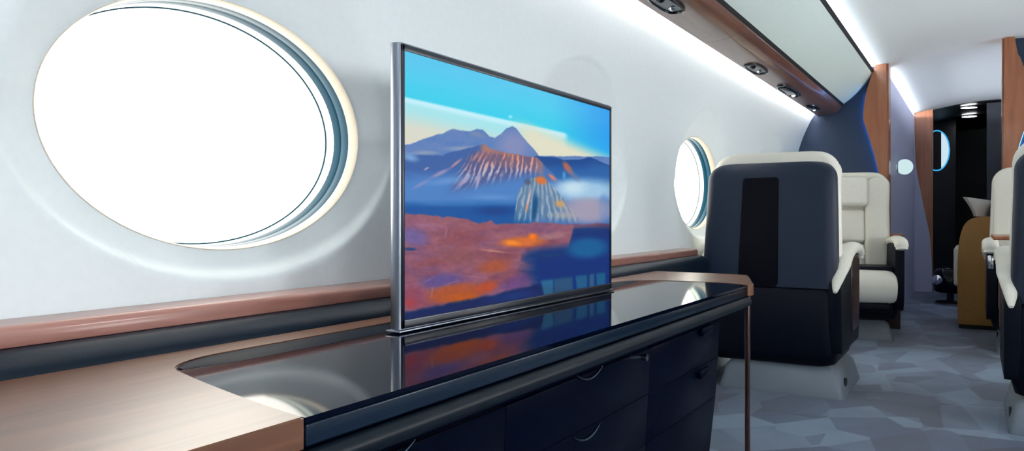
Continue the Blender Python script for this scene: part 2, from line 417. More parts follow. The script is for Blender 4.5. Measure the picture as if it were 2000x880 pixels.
# ------------------------------------------------------------------ sidewall rail and padded channel
def xstrip(path, xa, xb):
    bm = bmesh.new(); loft(bm, [[(x, a, b + H) for a, b in path] for x in (xa, xb)]); return bm
bm = xstrip([(1.118, -.179), (1.118, -.156), (1.124, -.149), (1.19, -.1465), (1.20, -.179)], -3, 3.46)
bevel_all(bm, .003, 2)
tag(obj('wood_ledge', bm, M['wood_rail']), 'long narrow reddish-brown wood ledge along the wall under the oval windows', 'ledge')
p = [(1.15, -.1792), (1.104, -.1792), (1.094, -.183), (1.084, -.190), (1.072, -.199), (1.064, -.214), (1.07, -.26), (1.15, -.26)]
tag(obj('padded_channel', xstrip(p, -3, 3.46), M['navy_pad']), 'dark navy padded strip between the wood ledge and the countertop', 'padding strip')

# ------------------------------------------------------------------ countertop
ct = thing('countertop', 'brown wood countertop with inset black gloss surface running under the television', 'countertop', (0, 0, H - .21))
INL = [(.547, .600), (.560, .674), (.576, .748), (.597, .835), (.616, .905), (.630, .945), (.662, .974), (.72, .992), (.80, .994)]
INR = [(2.15, .994), (2.26, .985), (2.33, .955), (2.365, .88), (2.38, .78), (2.385, .70), (2.37, .64), (2.345, .600)]
inl = [tuple(p) for p in smooth_path(INL, 4)]; inr = [tuple(p) for p in smooth_path(INR, 4)]
outer = [(2.36, .592), (2.40, .596), (2.46, .615), (2.70, .688), (2.745, .712), (2.765, .76), (2.765, 1.062)]
outer = [tuple(p) for p in smooth_path(outer[:-1], 4)] + [outer[-1]]
deck = [(-.9, .600)] + [(.547, .600)] + inl[1:] + inr + outer + [(-.9, 1.062)]
bm = bmesh.new(); prism(bm, deck, lambda p: (p[0], p[1], -.034), lambda p: (p[0], p[1], 0))
bm.normal_update()
es = [e for e in bm.edges if len(e.link_faces) == 2 and e.calc_face_angle(0) > 1.2 and abs(e.verts[0].co.z) < 1e-5 and abs(e.verts[1].co.z) < 1e-5]
bmesh.ops.bevel(bm, geom=es, offset=.0018, segments=2, affect='EDGES')
obj('wood_top', bm, M['wood_deck'], ct, angle=35)
blk = [(.549, .600)] + [(a + .0005, b) for a, b in inl[1:]] + [(a - .0005, b) for a, b in inr]
bm = bmesh.new(); prism(bm, blk, lambda p: (p[0], p[1], -.0075), lambda p: (p[0], p[1], -.0012)); obj('black_inlay', bm, M['black_gloss'], ct, angle=35)
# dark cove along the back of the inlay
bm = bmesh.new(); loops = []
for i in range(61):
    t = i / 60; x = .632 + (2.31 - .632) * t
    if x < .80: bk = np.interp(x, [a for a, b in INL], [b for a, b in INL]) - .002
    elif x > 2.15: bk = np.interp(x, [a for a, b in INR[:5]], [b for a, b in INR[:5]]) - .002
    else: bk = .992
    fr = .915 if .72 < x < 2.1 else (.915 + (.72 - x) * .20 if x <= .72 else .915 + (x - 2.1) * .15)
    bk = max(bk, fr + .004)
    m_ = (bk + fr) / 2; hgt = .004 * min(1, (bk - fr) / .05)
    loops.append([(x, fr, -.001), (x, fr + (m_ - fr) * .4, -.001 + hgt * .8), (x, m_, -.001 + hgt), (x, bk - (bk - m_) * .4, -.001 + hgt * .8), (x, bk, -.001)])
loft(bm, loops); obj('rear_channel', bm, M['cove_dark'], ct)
# slender wood post under the outer corner
bm = bmesh.new(); rbox(bm, 2.356, 2.372, .598, .613, 0, H - .245, .004)
tag(obj('corner_post', bm, M['wood_dark']), 'slender brown upright post under the outer corner of the countertop', 'post')

# ------------------------------------------------------------------ credenza under the countertop
cz = thing('credenza', 'glossy black low cabinet with drawers under the countertop', 'cabinet', (0, 0, 0))
XE = 2.08
bm = bmesh.new()
pf = [(1.06, -.2455), (.612, -.2455), (.618, -.30), (.622, -.40), (.632, -.55), (.650, -.70), (.655, -.715), (.69, -.72), (.69, -.80), (1.06, -.80)]
loft(bm, [[(x, a, b + H) for a, b in pf] for x in (-.9, XE)]); obj('body', bm, M['black_front'], cz, angle=25)
bm = bmesh.new()
ro = [(.61 - .0 + .014 * math.cos(a) - .008, -.262 + .015 * math.sin(a)) for a in [2 * PI * k / 16 for k in range(16)]]
xend = 2.345
loft(bm, [[(x, a, b + H) for a, b in ro] for x in (-.9, xend)]); obj('rounded_rail', bm, M['bull'], cz)
# glossy apron between top and rail
bm = bmesh.new(); rbox(bm, .553, 2.335, .6025, .66, -.0345, -.0095, .0025, 3); obj('apron', bm, M['fascia'], ct)
cols = [(-.88, .09), (.0912, .9555), (.9565, 1.5485), (1.5495, 2.07)]
rows = [(-.288, -.3891), (-.3899, -.5006), (-.5014, -.70)]
def face_y(z): return float(np.interp(-z, [.2455, .30, .40, .55, .70], [.612, .618, .622, .632, .650]))
pulls = {1: .68, 2: 1.24, 3: 1.93, 0: -.4}
for ci, (xa, xb) in enumerate(cols):
    for ri, (zt, zb) in enumerate(rows):
        bm = bmesh.new()
        q = [(face_y(zb) - .010, zb), (face_y(zt) - .010, zt), (face_y(zt) + .006, zt), (face_y(zb) + .006, zb)]
        loft(bm, [[(x, a, b + H) for a, b in q] for x in (xa, xb)]); bevel_all(bm, .001, 2)
        d = obj('drawer', bm, M['black_front'], cz)
        if ri < 2 or ci == 1:
            # crescent finger pull near the drawer's top
            bm = bmesh.new(); px = pulls[ci]; w = .055
            zc = zt - (.004 if ri else -.006)
            pts = []; rr = []
            for i in range(13):
                t = -1 + i / 6
                pts.append((px + w * t, face_y(zc) - .0125, H + zc - .016 * (1 - t * t))); rr.append(.0006 + .0016 * (1 - t * t))
            tube(bm, pts, rr, 8); obj('finger_pull', bm, M['pull'], d)
            if ci == 3:
                bm = bmesh.new(); rbox(bm, px - .045, px + .045, face_y(zc) - .022, face_y(zc) - .008, H + zc - .026, H + zc - .004, .006); obj('pull_cup', bm, M['black_front'], d)
bm = bmesh.new(); tube(bm, [(1.50, face_y(-.295) - .006, H - .300), (1.50, face_y(-.295) - .022, H - .300)], .007, 16); obj('latch_button', bm, M['chrome'], cz)

# ------------------------------------------------------------------ television
YT = .887; TX0, TX1 = 1.034, 1.956; TZ0, TZ1 = -.2095, .3188
tv = thing('television', 'slim widescreen television showing a volcano landscape, standing on the black countertop inlay', 'television', ((TX0 + TX1) / 2, YT, H + TZ0))
def tvl(x, y, z): return (x - (TX0 + TX1) / 2, y - YT, z - TZ0)
# body with bullnosed ends (plan section lofted vertically)
sec = []
for a in np.linspace(-PI / 2, PI / 2, 9): sec.append((TX1 - .006 + .006 * math.cos(a), YT + .0125 + .0125 * math.sin(a)))
for a in np.linspace(PI / 2, 3 * PI / 2, 9): sec.append((TX0 + .008 + .008 * math.cos(a), YT + .0125 + .0125 * math.sin(a)))
bm = bmesh.new(); loft(bm, [[tvl(x, y, z) for x, y in sec] for z in (TZ0 + .004, TZ1)]); obj('frame', bm, M['silver'], tv, angle=35)
# black bezel: four bars proud of the front
bz = .0105
bm = bmesh.new()
for (x0, x1, z0, z1) in ((TX0 + .006, TX1 - .002, TZ1 - bz - .004, TZ1 - .003), (TX0 + .006, TX1 - .002, TZ0 + .006, TZ0 + .022), (TX0 + .006, TX0 + .0125, TZ0 + .006, TZ1 - .003), (TX1 - .011, TX1 - .002, TZ0 + .006, TZ1 - .003)):
    a = tvl(x0, YT - .0035, z0); b = tvl(x1, YT + .002, z1); rbox(bm, a[0], b[0], a[1], b[1], a[2], b[2], .0008, 2)
obj('bezel', bm, M['bezel'], tv)
bm = bmesh.new(); a = tvl(TX0 + .012, YT - .0048, TZ0 + .0195); b = tvl(TX1 - .008, YT - .0030, TZ0 + .0215); rbox(bm, a[0], b[0], a[1], b[1], a[2], b[2], .0005, 1); obj('bezel_line', bm, M['silver'], tv)
bm = bmesh.new(); a = tvl(TX0 - .008, YT - .008, TZ0); b = tvl(TX1 + .008, YT + .0265, TZ0 + .0045); rbox(bm, a[0], b[0], a[1], b[1], a[2], b[2], .002, 2); obj('base_rim', bm, M['silver'], tv)

# picture on the screen, painted into a fine vertex grid
SX0, SX1, SZ0, SZ1 = TX0 + .0120, TX1 - .010, TZ0 + .0215, TZ1 - bz - .003
NU, NV = 520, 300
U, V = np.meshgrid(np.linspace(0, 1, NU), np.linspace(0, 1, NV))
# picture coordinates: the landscape is described in an oblique reference frame (a along, b down)
X_ = SX0 + U * (SX1 - SX0); Z_ = SZ0 + V * (SZ1 - SZ0); Dp = X_ * .84831 + YT * .52949
A = 1000 + 1450 * (X_ * .52949 - YT * .84831) / Dp; B = 424 - 1450 * Z_ / Dp
rng = np.random.RandomState(3)
def vnoise(x, y, seed=0):
    r = np.random.RandomState(seed).rand(64, 64)
    xi = np.floor(x).astype(int); yi = np.floor(y).astype(int); fx = x - xi; fy = y - yi
    fx = fx * fx * (3 - 2 * fx); fy = fy * fy * (3 - 2 * fy)
    g = lambda i, j: r[i % 64, j % 64]
    return (g(xi, yi) * (1 - fx) + g(xi + 1, yi) * fx) * (1 - fy) + (g(xi, yi + 1) * (1 - fx) + g(xi + 1, yi + 1) * fx) * fy
def fbm(x, y, seed=0, o=4):
    s = 0; a = .5; t = 0
    for k in range(o): s = s + a * vnoise(x * 2 ** k, y * 2 ** k, seed + k); t += a; a *= .55
    return s / t
def ss(a, b, x): t = np.clip((x - a) / (b - a), 0, 1); return t * t * (3 - 2 * t)
img = np.zeros((NV, NU, 3))
def col(c): return np.array(c, float)
def over(m, c):
    global img
    c = np.asarray(c, float); img = img * (1 - m[..., None]) + c * m[..., None]
def blob(cx, cy, rx, ry, ang=0, soft=1.):
    ca, sa = math.cos(ang), math.sin(ang); dx, dy = A - cx, B - cy
    r = np.sqrt(((dx * ca + dy * sa) / rx) ** 2 + ((-dx * sa + dy * ca) / ry) ** 2); return 1 - ss(1 - soft, 1, r)
def curve(pts, w=2., rough=0., seed=5):
    y = np.interp(A, [p[0] for p in pts], [p[1] for p in pts]) + rough * (fbm(A / 12, A * 0, seed) - .5)
    return ss(-w / 2, w / 2, B - y)
# sky
s = B - (190 + .224 * (A - 787))
sky_t = ss(-110, -5, s)[..., None]
img = col((104, 198, 236)) * (1 - sky_t) + col((76, 208, 234)) * sky_t
over(ss(1060, 1200, A) * .85 * (1 - ss(20, 70, s)), (46, 150, 236))
over(ss(880, 1000, A) * .5 * ss(-40, 60, s), (30, 205, 240))
over(.25 * fbm(A / 60, s / 14, 9) * (1 - ss(-40, 0, s)), (140, 215, 245))
wisp = ss(-3, 3, s) * (1 - ss(1095, 1112, A))
over(wisp * .88, (186, 230, 234))
over(ss(15, 62, s) * (1 - ss(960, 1060, A)) * .9, (222, 216, 200))
over(ss(-4, 2, s) * (1 - ss(4, 14, s)) * (1 - ss(1098, 1112, A)) * .8, (204, 240, 250))
l2 = B - (236 + .40 * (A - 1030)); over(ss(-8, 26, l2) * ss(985, 1040, A), (224, 222, 200))
over(blob(996, 228, 7, 5), (170, 232, 250))
# far range
m = curve([(787, 283), (800, 281), (822, 273), (848, 264), (866, 259), (884, 252), (895, 254), (915, 257), (930, 252), (942, 254), (955, 266), (966, 268), (978, 261), (988, 251), (1000, 246), (1007, 250), (1018, 264), (1033, 281), (1052, 304), (1200, 306)], 2, 3)
shade = fbm(A / 16, B / 10, 21)[..., None]
over(m, col((92, 130, 190)) * (1 - shade * .5) + col((150, 156, 186)) * shade * .5)
over(m * blob(1003, 285, 46, 46, 0, .8) * .75, (150, 152, 188))
over(m * blob(930, 262, 26, 9, .25, .9) * .6, (140, 148, 172))
over(m * blob(905, 290, 60, 7, 0, .9) * .6 + m * blob(830, 298, 40, 6, 0, .9) * .6, (168, 172, 184))
# right dark range
m = curve([(700, 600), (1040, 600), (1044, 305), (1085, 307), (1100, 312), (1130, 312), (1152, 306), (1170, 315), (1200, 326)], 2, 2)
over(m, col((24, 84, 150)))
# crater ridge
ridge = [(787, 300), (820, 303), (860, 303), (900, 293), (935, 284), (945, 283), (955, 289), (985, 298), (1020, 303), (1050, 309), (1066, 325), (1100, 360), (1200, 380)]
m = curve(ridge, 3, 4)
over(m, col((74, 108, 168)))
right_r = ss(930, 948, A) * (1 - ss(1050, 1068, A))
over(m * right_r * (1 - ss(22, 34, B - np.interp(A, [p[0] for p in ridge], [p[1] for p in ridge]))) * .85, (196, 132, 108))
over(m * blob(998, 306, 26, 9, .15, .8), (226, 146, 92))
# eroded ribs
ph = (A + (B - 300) * (.42 - .004 * (A - 940))) + 16 * (fbm(A / 26 + B / 60, B / 40, 31) - .5) + 5 * (fbm(A / 7, B / 9, 33) - .5)
rib = .5 + .5 * np.sin(ph * 2 * PI / 9.5); rib = ss(.3, .95, rib) * ss(.2, .62, fbm(A / 8, B / 22, 12)) * (.55 + .45 * (1 - ss(330, 366, B)))
zone = m * ss(905, 935, A + (B - 300) * .6) * (1 - ss(1040, 1062, A)) * ss(290, 304, B - (A - 945) * .06) * (1 - ss(342, 372, B + .2 * (A - 960)))
over(np.clip(zone, 0, 1) * .75, (104, 98, 138))
mixc = ss(300, 350, B)[..., None]
over(np.clip(zone * rib, 0, 1), col((222, 148, 122)) * (1 - mixc) + col((190, 196, 218)) * mixc)
# blue mist
mt = ss(322, 352, B + (A - 900) * .05 + 16 * (fbm(A / 40, B / 16, 41) - .5)) 
keep = np.clip(1 - zone * .95, 0, 1)
over(mt * keep * .9 * (1 - ss(1010, 1060, A) * .5), (92, 140, 200))
over(blob(800, 307, 26, 12, .3, .9) * .8, (140, 180, 216))
over(blob(880, 352, 80, 12, -.12, 1) * .5 + blob(960, 385, 70, 10, 0, 1) * .35, (130, 172, 220))
for (x0, y0, x1, y1, w_, c_) in ((903, 308, 876, 330, 4, (200, 150, 150)), (880, 328, 838, 348, 6, (166, 152, 186)), (842, 348, 802, 370, 5, (140, 148, 194)), (920, 340, 888, 368, 6, (172, 160, 190)), (938, 330, 928, 372, 5, (186, 172, 196)), (938, 296, 918, 316, 4, (190, 136, 128)), (838, 326, 826, 332, 3, (190, 170, 190))):
    cx, cy = (x0 + x1) / 2, (y0 + y1) / 2; L_ = math.hypot(x1 - x0, y1 - y0) / 2
    over(blob(cx, cy, L_ * 1.25, w_, math.atan2(y1 - y0, x1 - x0), .8) * .85, c_)
# darker blue band
bd_ = ss(388, 408, B + 8 * (fbm(A / 50, B / 12, 51) - .5)); over(bd_ * .92 * (1 - ss(1020, 1060, A)), (18, 92, 160))
over(blob(965, 412, 60, 14, 0, .9) * .7, (8, 70, 138))
# mist on the right
over(blob(1140, 372, 105, 34, 0, .7) * .95 * (.75 + .5 * fbm(A / 20, B / 8, 61)).clip(0, 1), (170, 204, 228))
over(blob(1118, 366, 40, 22, 0, .9) * .8, (206, 228, 238))
over(blob(1150, 412, 62, 34, 0, .6) * .9, (164, 160, 184))
over(blob(1178, 405, 14, 34, 0, .6) * .7, (108, 142, 196))
# ridge at the right of the crater
over(blob(1108, 328, 22, 9, .95, .7) * .95, (186, 112, 96)); over(blob(1120, 342, 24, 9, .8, .9) * .7, (120, 132, 166))
over(blob(1078, 346, 14, 5, .7, .7) * .9, (226, 132, 110)); over(blob(1101, 342, 5, 12, 0, .8) * .8, (90, 170, 220))
# second cone
cone = ss(-2, 3, B - np.interp(A, [1000, 1012, 1030, 1045, 1058, 1066, 1084, 1110, 1140], [440, 372, 350, 346, 347, 352, 368, 400, 440])) * (1 - ss(424, 440, B))
over(cone * .85 * (1 - .5 * ss(400, 436, B)), (124, 150, 176))
rb = .5 + .5 * np.sin(((A - 1052) / (1 + (B - 340) / 90)) * 1.0 + 7 * fbm(A / 10, B / 30, 71)); 
over(cone * ss(.3, 1., rb) * .5 * ss(.25, .6, fbm(A / 6, B / 18, 72)), (200, 206, 206)); over(cone * (1 - ss(.1, .5, rb)) * .3, (80, 108, 134))
over(cone * blob(1044, 405, 9, 44, .08, .8) * .9, (14, 84, 132))
over(blob(1056, 352, 17, 11, .3, .7), (216, 126, 70)); over(blob(1030, 355, 10, 10, -.4, .7) * .8, (86, 98, 124))
over(blob(1032, 388, 3, 34, .22, .8) * .9, (214, 188, 180)); over(blob(1028, 405, 3, 14, .22, .8) * .9, (220, 150, 116))
over(blob(1093, 398, 16, 11, .2, .9) * .85, (222, 166, 96)); over(blob(1100, 420, 46, 10, 0, .9) * .6, (176, 176, 170))
# mauve and orange plain
m = curve([(787, 416), (830, 419), (870, 423), (912, 428), (935, 437), (950, 434), (958, 428), (968, 437), (1000, 436), (1060, 434), (1120, 438), (1200, 436)], 4, 5)
f1 = fbm(A / 34 + B / 40, B / 11 - A / 90, 81, 5)[..., None]; f2 = fbm(A / 70, B / 20 + A / 200, 91)[..., None]
base = col((170, 112, 116)) * (1 - f1) + col((122, 88, 126)) * f1
base = base * (1 - .5 * ss(.4, .7, f2)) + col((138, 78, 84)) * .5 * ss(.4, .7, f2)
img = img * (1 - m[..., None]) + base * m[..., None]
over(m * blob(805, 462, 46, 26, .15, .8) * .85, (118, 108, 164)); over(m * blob(838, 440, 60, 10, .1, .9) * .5, (172, 120, 150))
over(blob(800, 486, 18, 4, .05, .7) * .9, (20, 78, 130))
over(m * blob(900, 500, 90, 26, 0, .9) * .55, (140, 88, 90))
over(blob(1020, 472, 62, 15, -.05, .7) * .95, (214, 120, 62)); over(blob(1040, 462, 14, 10, 0, .8), (236, 128, 36)); over(blob(1000, 474, 26, 8, .1, .8) * .9, (240, 146, 56))
over(blob(1080, 460, 44, 10, -.15, .8) * .7, (170, 130, 132)); over(blob(965, 490, 40, 3, .12, .8) * .6, (218, 160, 132))
over(blob(965, 520, 50, 20, -.1, .8) * .8, (176, 96, 62)); 
# right blue waters
w = ss(-12, 12, B - np.interp(A, [960, 1000, 1018, 1030, 1060, 1110, 1120, 1200], [640, 552, 500, 492, 486, 482, 446, 442])) * ss(-34, 34, 14 * (fbm(A / 20, B / 9, 55) - .5) * 2 + A - np.interp(B, [440, 490, 520, 560, 640], [1005, 1012, 1030, 1038, 900]))
over(w, col((8, 62, 128))); over(w * blob(1146, 484, 56, 28, -.05, .6) * .85, (20, 112, 160)); over(w * blob(1145, 450, 40, 8, 0, .7) * .8, (12, 70, 128))
over(blob(1070, 498, 46, 6, -.06, .8) * .6, (12, 78, 120))
# lower mauve lobe and orange dune
over(blob(860, 548, 62, 20, -.1, .7) * .85, (104, 92, 150)); over(blob(1005, 552, 42, 20, -.3, .7) * .75, (112, 82, 138))
over(blob(890, 572, 78, 24, -.14, .55) * .95, (176, 96, 62)); over(blob(950, 560, 30, 15, -.3, .7) * .9, (190, 90, 56)); over(blob(900, 580, 50, 13, -.1, .8) * .8, (190, 100, 36))
over(blob(806, 580, 36, 30, .2, .6) * .8, (150, 84, 104)); over(blob(800, 592, 18, 14, 0, .8) * .6, (176, 74, 74))
for (cx, cy, rx, ry, an) in ((838, 545, 30, 2, -.5), (880, 552, 24, 2, -.25), (925, 540, 40, 2, .1), (843, 570, 3, 16, .2), (852, 465, 8, 2, -1), (870, 455, 4, 14, .2)):
    over(blob(cx, cy, rx, ry, an, .9) * .28, (190, 156, 186))
tex = fbm(A / 9 + B / 13, B / 6 - A / 17, 101); mm_ = m * (1 - w)
img = img * (1 + (mm_ * .07 * (tex - .5) * 2)[..., None])
# dark foreground water
m = curve([(787, 610), (850, 598), (900, 588), (960, 577), (1000, 566), (1050, 556), (1120, 566), (1200, 560)], 10, 4)
over(m * (1 - .0 * A), (8, 46, 100)); over(m * blob(1000, 578, 80, 14, -.15, .9) * .6, (12, 72, 138))
# soft pale glass reflections, painted into the lower part of the picture
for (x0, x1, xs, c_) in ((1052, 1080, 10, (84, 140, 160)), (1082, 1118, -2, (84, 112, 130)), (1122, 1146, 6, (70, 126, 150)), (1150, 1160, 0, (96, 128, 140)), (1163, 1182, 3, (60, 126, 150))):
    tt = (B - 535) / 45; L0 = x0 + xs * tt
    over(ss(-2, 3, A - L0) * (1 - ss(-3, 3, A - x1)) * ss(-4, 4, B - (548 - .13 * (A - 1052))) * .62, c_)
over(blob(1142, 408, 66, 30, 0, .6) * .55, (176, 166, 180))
over(blob(900, 396, 130, 10, -.03, .9) * .5, (70, 128, 190))
img = np.clip((img / 255. - .5) * 1.14 + .455, 0, 1)
imgl = np.where(img <= .04045, img / 12.92, ((img + .055) / 1.055) ** 2.4)
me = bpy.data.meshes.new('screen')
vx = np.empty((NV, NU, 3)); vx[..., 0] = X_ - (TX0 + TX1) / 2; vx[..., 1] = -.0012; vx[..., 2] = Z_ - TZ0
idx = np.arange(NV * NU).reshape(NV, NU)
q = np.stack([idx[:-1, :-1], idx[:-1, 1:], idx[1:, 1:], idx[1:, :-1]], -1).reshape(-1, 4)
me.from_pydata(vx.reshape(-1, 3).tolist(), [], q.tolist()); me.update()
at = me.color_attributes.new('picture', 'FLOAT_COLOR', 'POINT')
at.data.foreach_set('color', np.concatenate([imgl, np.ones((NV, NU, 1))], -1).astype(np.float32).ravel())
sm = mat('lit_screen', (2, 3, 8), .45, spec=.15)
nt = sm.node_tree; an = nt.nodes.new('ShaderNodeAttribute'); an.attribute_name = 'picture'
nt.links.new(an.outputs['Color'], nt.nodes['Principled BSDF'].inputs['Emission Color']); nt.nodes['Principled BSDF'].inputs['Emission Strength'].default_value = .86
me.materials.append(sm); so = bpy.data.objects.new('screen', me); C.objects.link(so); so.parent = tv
so['label'] = 'lit screen with orange and blue volcanic landscape under a cyan sky'

# ------------------------------------------------------------------ seats
def rr_loop(x0, x1, hw, r, z, n=6, yc=0):
    """rounded rectangle in plan, corners radius r"""
    pts = []
    for (cx, cy, a0) in ((x1 - r, hw - r, 0), (x0 + r, hw - r, PI / 2), (x0 + r, -hw + r, PI), (x1 - r, -hw + r, 1.5 * PI)):
        for k in range(n + 1):
            a = a0 + PI / 2 * k / n; pts.append((cx + r * math.cos(a), yc + cy + r * math.sin(a), z))
    return pts
def sup_w(z, ztop, hw, rc):
    """half width with rounded top corners of radius rc"""
    d = z - (ztop - rc)
    return hw if d <= 0 else hw - rc + math.sqrt(max(0, rc * rc - d * d))
def zlist(z0, z1, rc, n=8): return [z0 + (z1 - rc - z0) * i / n for i in range(n)] + [z1 - rc + rc * math.sin(PI / 2 * i / 7) for i in range(8)]

def make_seat(label, loc, rz, piping=M['cream'], group=None, inset_y=.035, ped_y=0, ped_mat='base'):
    """local frame: the sitter looks along +x, back of the shell at x=0, floor at z=0"""
    t = thing('aircraft_seat', label, 'seat', loc, rz, group)
    # pedestal: flared skirt
    bm = bmesh.new()
    loft(bm, [rr_loop(a, b, h, .025, z, 4, ped_y) for a, b, h, z in ((.01, .56, .272, 0), (.01, .56, .272, .012), (.035, .52, .25, .105), (.08, .48, .21, .15))])
    ped = obj('pedestal', bm, M[ped_mat], t, angle=35)
    for sy in (-1, 1):
        bm = bmesh.new(); n = 20
        loft(bm, [[(.14 + .035 * math.cos(2 * PI * k / n), ped_y + sy * (.264 + e), .055 + .02 * math.sin(2 * PI * k / n)) for k in range(n)] for e in (-.02, .0015)]); obj('track_opening', bm, M['gap'], ped)
    # lower body
    bm = bmesh.new()
    loft(bm, [rr_loop(a, b, h, r, z, 6) for a, b, h, r, z in ((.07, .50, .25, .05, .125), (.02, .55, .29, .06, .145), (.005, .56, .302, .06, .19), (.0, .56, .310, .06, .46), (.008, .55, .303, .06, .478))])
    obj('lower_body', bm, M['shell_low'], t, angle=50)
    # upper back shell, leaning slightly
    lean = lambda z: max(0, z - .48) * .10
    bm = bmesh.new(); loops = []
    for z in zlist(.484, 1.055, .075):
        w_ = sup_w(z, 1.055, .300 - .018 * (z - .484) / .57 + .006, .075); x0 = lean(z)
        if z > 1.0: x0 += .03 * ((z - 1.0) / .055) ** 2
        loops.append(rr_loop(x0, x0 + .15, w_, min(.06, .06), z, 7))
    loft(bm, loops); obj('back_shell', bm, M['shell'], t, angle=50)
    # gloss inset on the rear of the shell
    bm = bmesh.new()
    q = [(-.072, .985), (.070, .985), (.080, .975), (.092, .50), (.082, .485), (-.078, .485), (-.088, .50), (-.082, .975)]
    prism(bm, [(a + inset_y, b) for a, b in q], lambda p: (lean(p[1]) - .003, p[0], p[1]), lambda p: (lean(p[1]) + .01, p[0], p[1])); bevel_all(bm, .0015, 1)
    obj('rear_gloss_panel', bm, M['gloss_panel'], t)
    # cream surround of the back
    bm = bmesh.new(); loops = []
    for z in zlist(.44, 1.108, .095):
        w_ = sup_w(z, 1.108, .312 - .02 * (z - .44) / .6, .095); x0 = lean(z) + .105
        loops.append(rr_loop(x0, x0 + .10, w_, .045, z, 7))
    loft(bm, loops); obj('back_surround', bm, piping, t, angle=55)
    # padded front of the back: bolsters, lumbar, shoulder pad, headrest
    for sy in (-1, 1):
        bm = bmesh.new(); loops = []
        for z in zlist(.46, 1.075, .06, 7):
            x0 = lean(z) + .19; k = sup_w(z, 1.075, .075, .06)
            loops.append(rr_loop(x0, x0 + .075, k, .028, z, 5, sy * .212))
        loft(bm, loops); obj('side_bolster', bm, M['cream'], t, angle=60)
    for nm, z0, z1, d in (('lumbar_pad', .44, .62, .085), ('middle_pad', .625, .86, .065)):
        bm = bmesh.new(); rbox(bm, lean((z0 + z1) / 2) + .18, lean((z0 + z1) / 2) + .18 + d, -.142, .142, z0, z1, .028, 4); obj(nm, bm, M['cream'], t)
    bm = bmesh.new(); rbox(bm, .235, .335, -.150, .150, .872, 1.082, .038, 5); obj('headrest', bm, M['cream'], t)
    # seat cushion with a front roll
    bm = bmesh.new(); loops = []
    for y, sc in ((-.265, .80), (-.255, .93), (-.22, 1), (0, 1.03), (.22, 1), (.255, .93), (.265, .80)):
        cp = [(.20, .27), (.20, .43), (.30, .445), (.45, .455), (.60, .455), (.68, .44), (.725, .40), (.728, .335), (.70, .28), (.64, .25), (.42, .255)]
        loops.append([(.44 + (a - .44) * (.94 + .06 * sc), y, .355 + (b - .355) * sc) for a, b in [tuple(v) for v in smooth_path(cp, 3)]])
    loft(bm, loops); obj('seat_cushion', bm, M['cream'], t, angle=60)
    bm = bmesh.new(); rbox(bm, .3, .69, -.235, .235, .20, .26, .02, 3, None); obj('cushion_pan', bm, M['shell_low'], t)
    # sides: navy panel, wood inlay, swooping cream armrest
    for sy in (-1, 1):
        side = smooth_path([(.02, .20), (.0, .44), (.02, .52), (.12, .565), (.24, .62), (.36, .64), (.50, .645), (.585, .635), (.60, .60), (.59, .30), (.56, .20)], 4)
        side = [(p[0], p[1]) for p in side]
        bm = bmesh.new(); ya, yb = sy * .272, sy * .325
        prism(bm, side, lambda p: (p[0], ya, p[1]), lambda p: (p[0], yb, p[1])); bevel_all(bm, .008, 3, 50)
        sp = obj('side_panel', bm, M['shell_low'], t, angle=35)
        bm = bmesh.new()
        prism(bm, [(.33, .26), (.30, .58), (.36, .612), (.56, .615), (.57, .58), (.565, .26)], lambda p: (p[0], sy * .322, p[1]), lambda p: (p[0], sy * .3285, p[1])); bevel_all(bm, .002, 1)
        obj('wood_inlay', bm, M['wood_dark'], sp)
        # armrest
        cpts = smooth_path([(-.035, .475), (.02, .515), (.10, .565), (.20, .615), (.30, .640), (.42, .650), (.54, .648), (.605, .63), (.625, .595)], 5)
        bm = bmesh.new(); loops = []
        nC = len(cpts)
        for i, p in enumerate(cpts):
            u = i / (nC - 1); th = .006 + .024 * min(1, u / .25) * (1 if u < .9 else max(.45, (1 - u) / .1)); wd = .008 + .034 * min(1, u / .3) * (1 if u < .93 else .8)
            a = cpts[max(0, i - 1)]; b = cpts[min(nC - 1, i + 1)]; d = (b - a).normalized(); nx, nz = -d[1], d[0]
            loops.append([(p[0] + nx * th * math.sin(k), sy * .305 + wd * math.cos(k), p[1] + nz * th * math.sin(k)) for k in [2 * PI * j / 14 for j in range(14)]])
        loft(bm, loops); obj('armrest', bm, M['cream'], t, angle=60)
    # chrome recline control on the inner arm front
    for sy in (-1,):
        bm = bmesh.new(); rbox(bm, .602, .622, sy * .32, sy * .29, .50, .58, .005, 2); obj('recline_control', bm, M['chrome'], t)
    return t

make_seat('navy-backed cream seat seen from behind at the end of the countertop', (3.50, .820, 0), 0, inset_y=.03, ped_y=-.06)
make_seat('cream leather seat facing the viewer, on the left against the wood bulkhead trim', (5.84, .84, 0), PI + .24, ped_mat='base_dark')
make_seat('navy-backed seat seen from behind at the right frame edge across the aisle', (3.28, -.415, 0), 0, inset_y=0, ped_y=.04)
make_seat('cream seat facing the viewer across the aisle, behind the wooden table edge', (5.75, -.38, 0), PI)

# fold-out table between the right-hand seats
ft = thing('folding_table', 'thin reddish wood table edge between the two right seats', 'table', (4.75, -.42, 0))
bm = bmesh.new(); rbox(bm, -.26, .26, -.42, .345, .685, .705, .006, 3); obj('table_top', bm, M['wood_trim'], ft)
bm = bmesh.new(); rbox(bm, -.05, .05, -.40, -.30, 0, .686, .01); obj('support', bm, M['shell_low'], ft)

# narrow console between aft-facing seat and bulkhead
nc = thing('side_console', 'narrow dark console with brown wood top beside the aft-facing cream seat', 'console', (6.0, .52, 0))
bm = bmesh.new(); rbox(bm, -.035, .045, -.065, .14, 0, .655, .006); obj('body', bm, M['wood_dark'], nc)
bm = bmesh.new(); rbox(bm, -.045, .048, -.085, .15, .656, .682, .008); obj('top', bm, M['wood_trim'], nc)

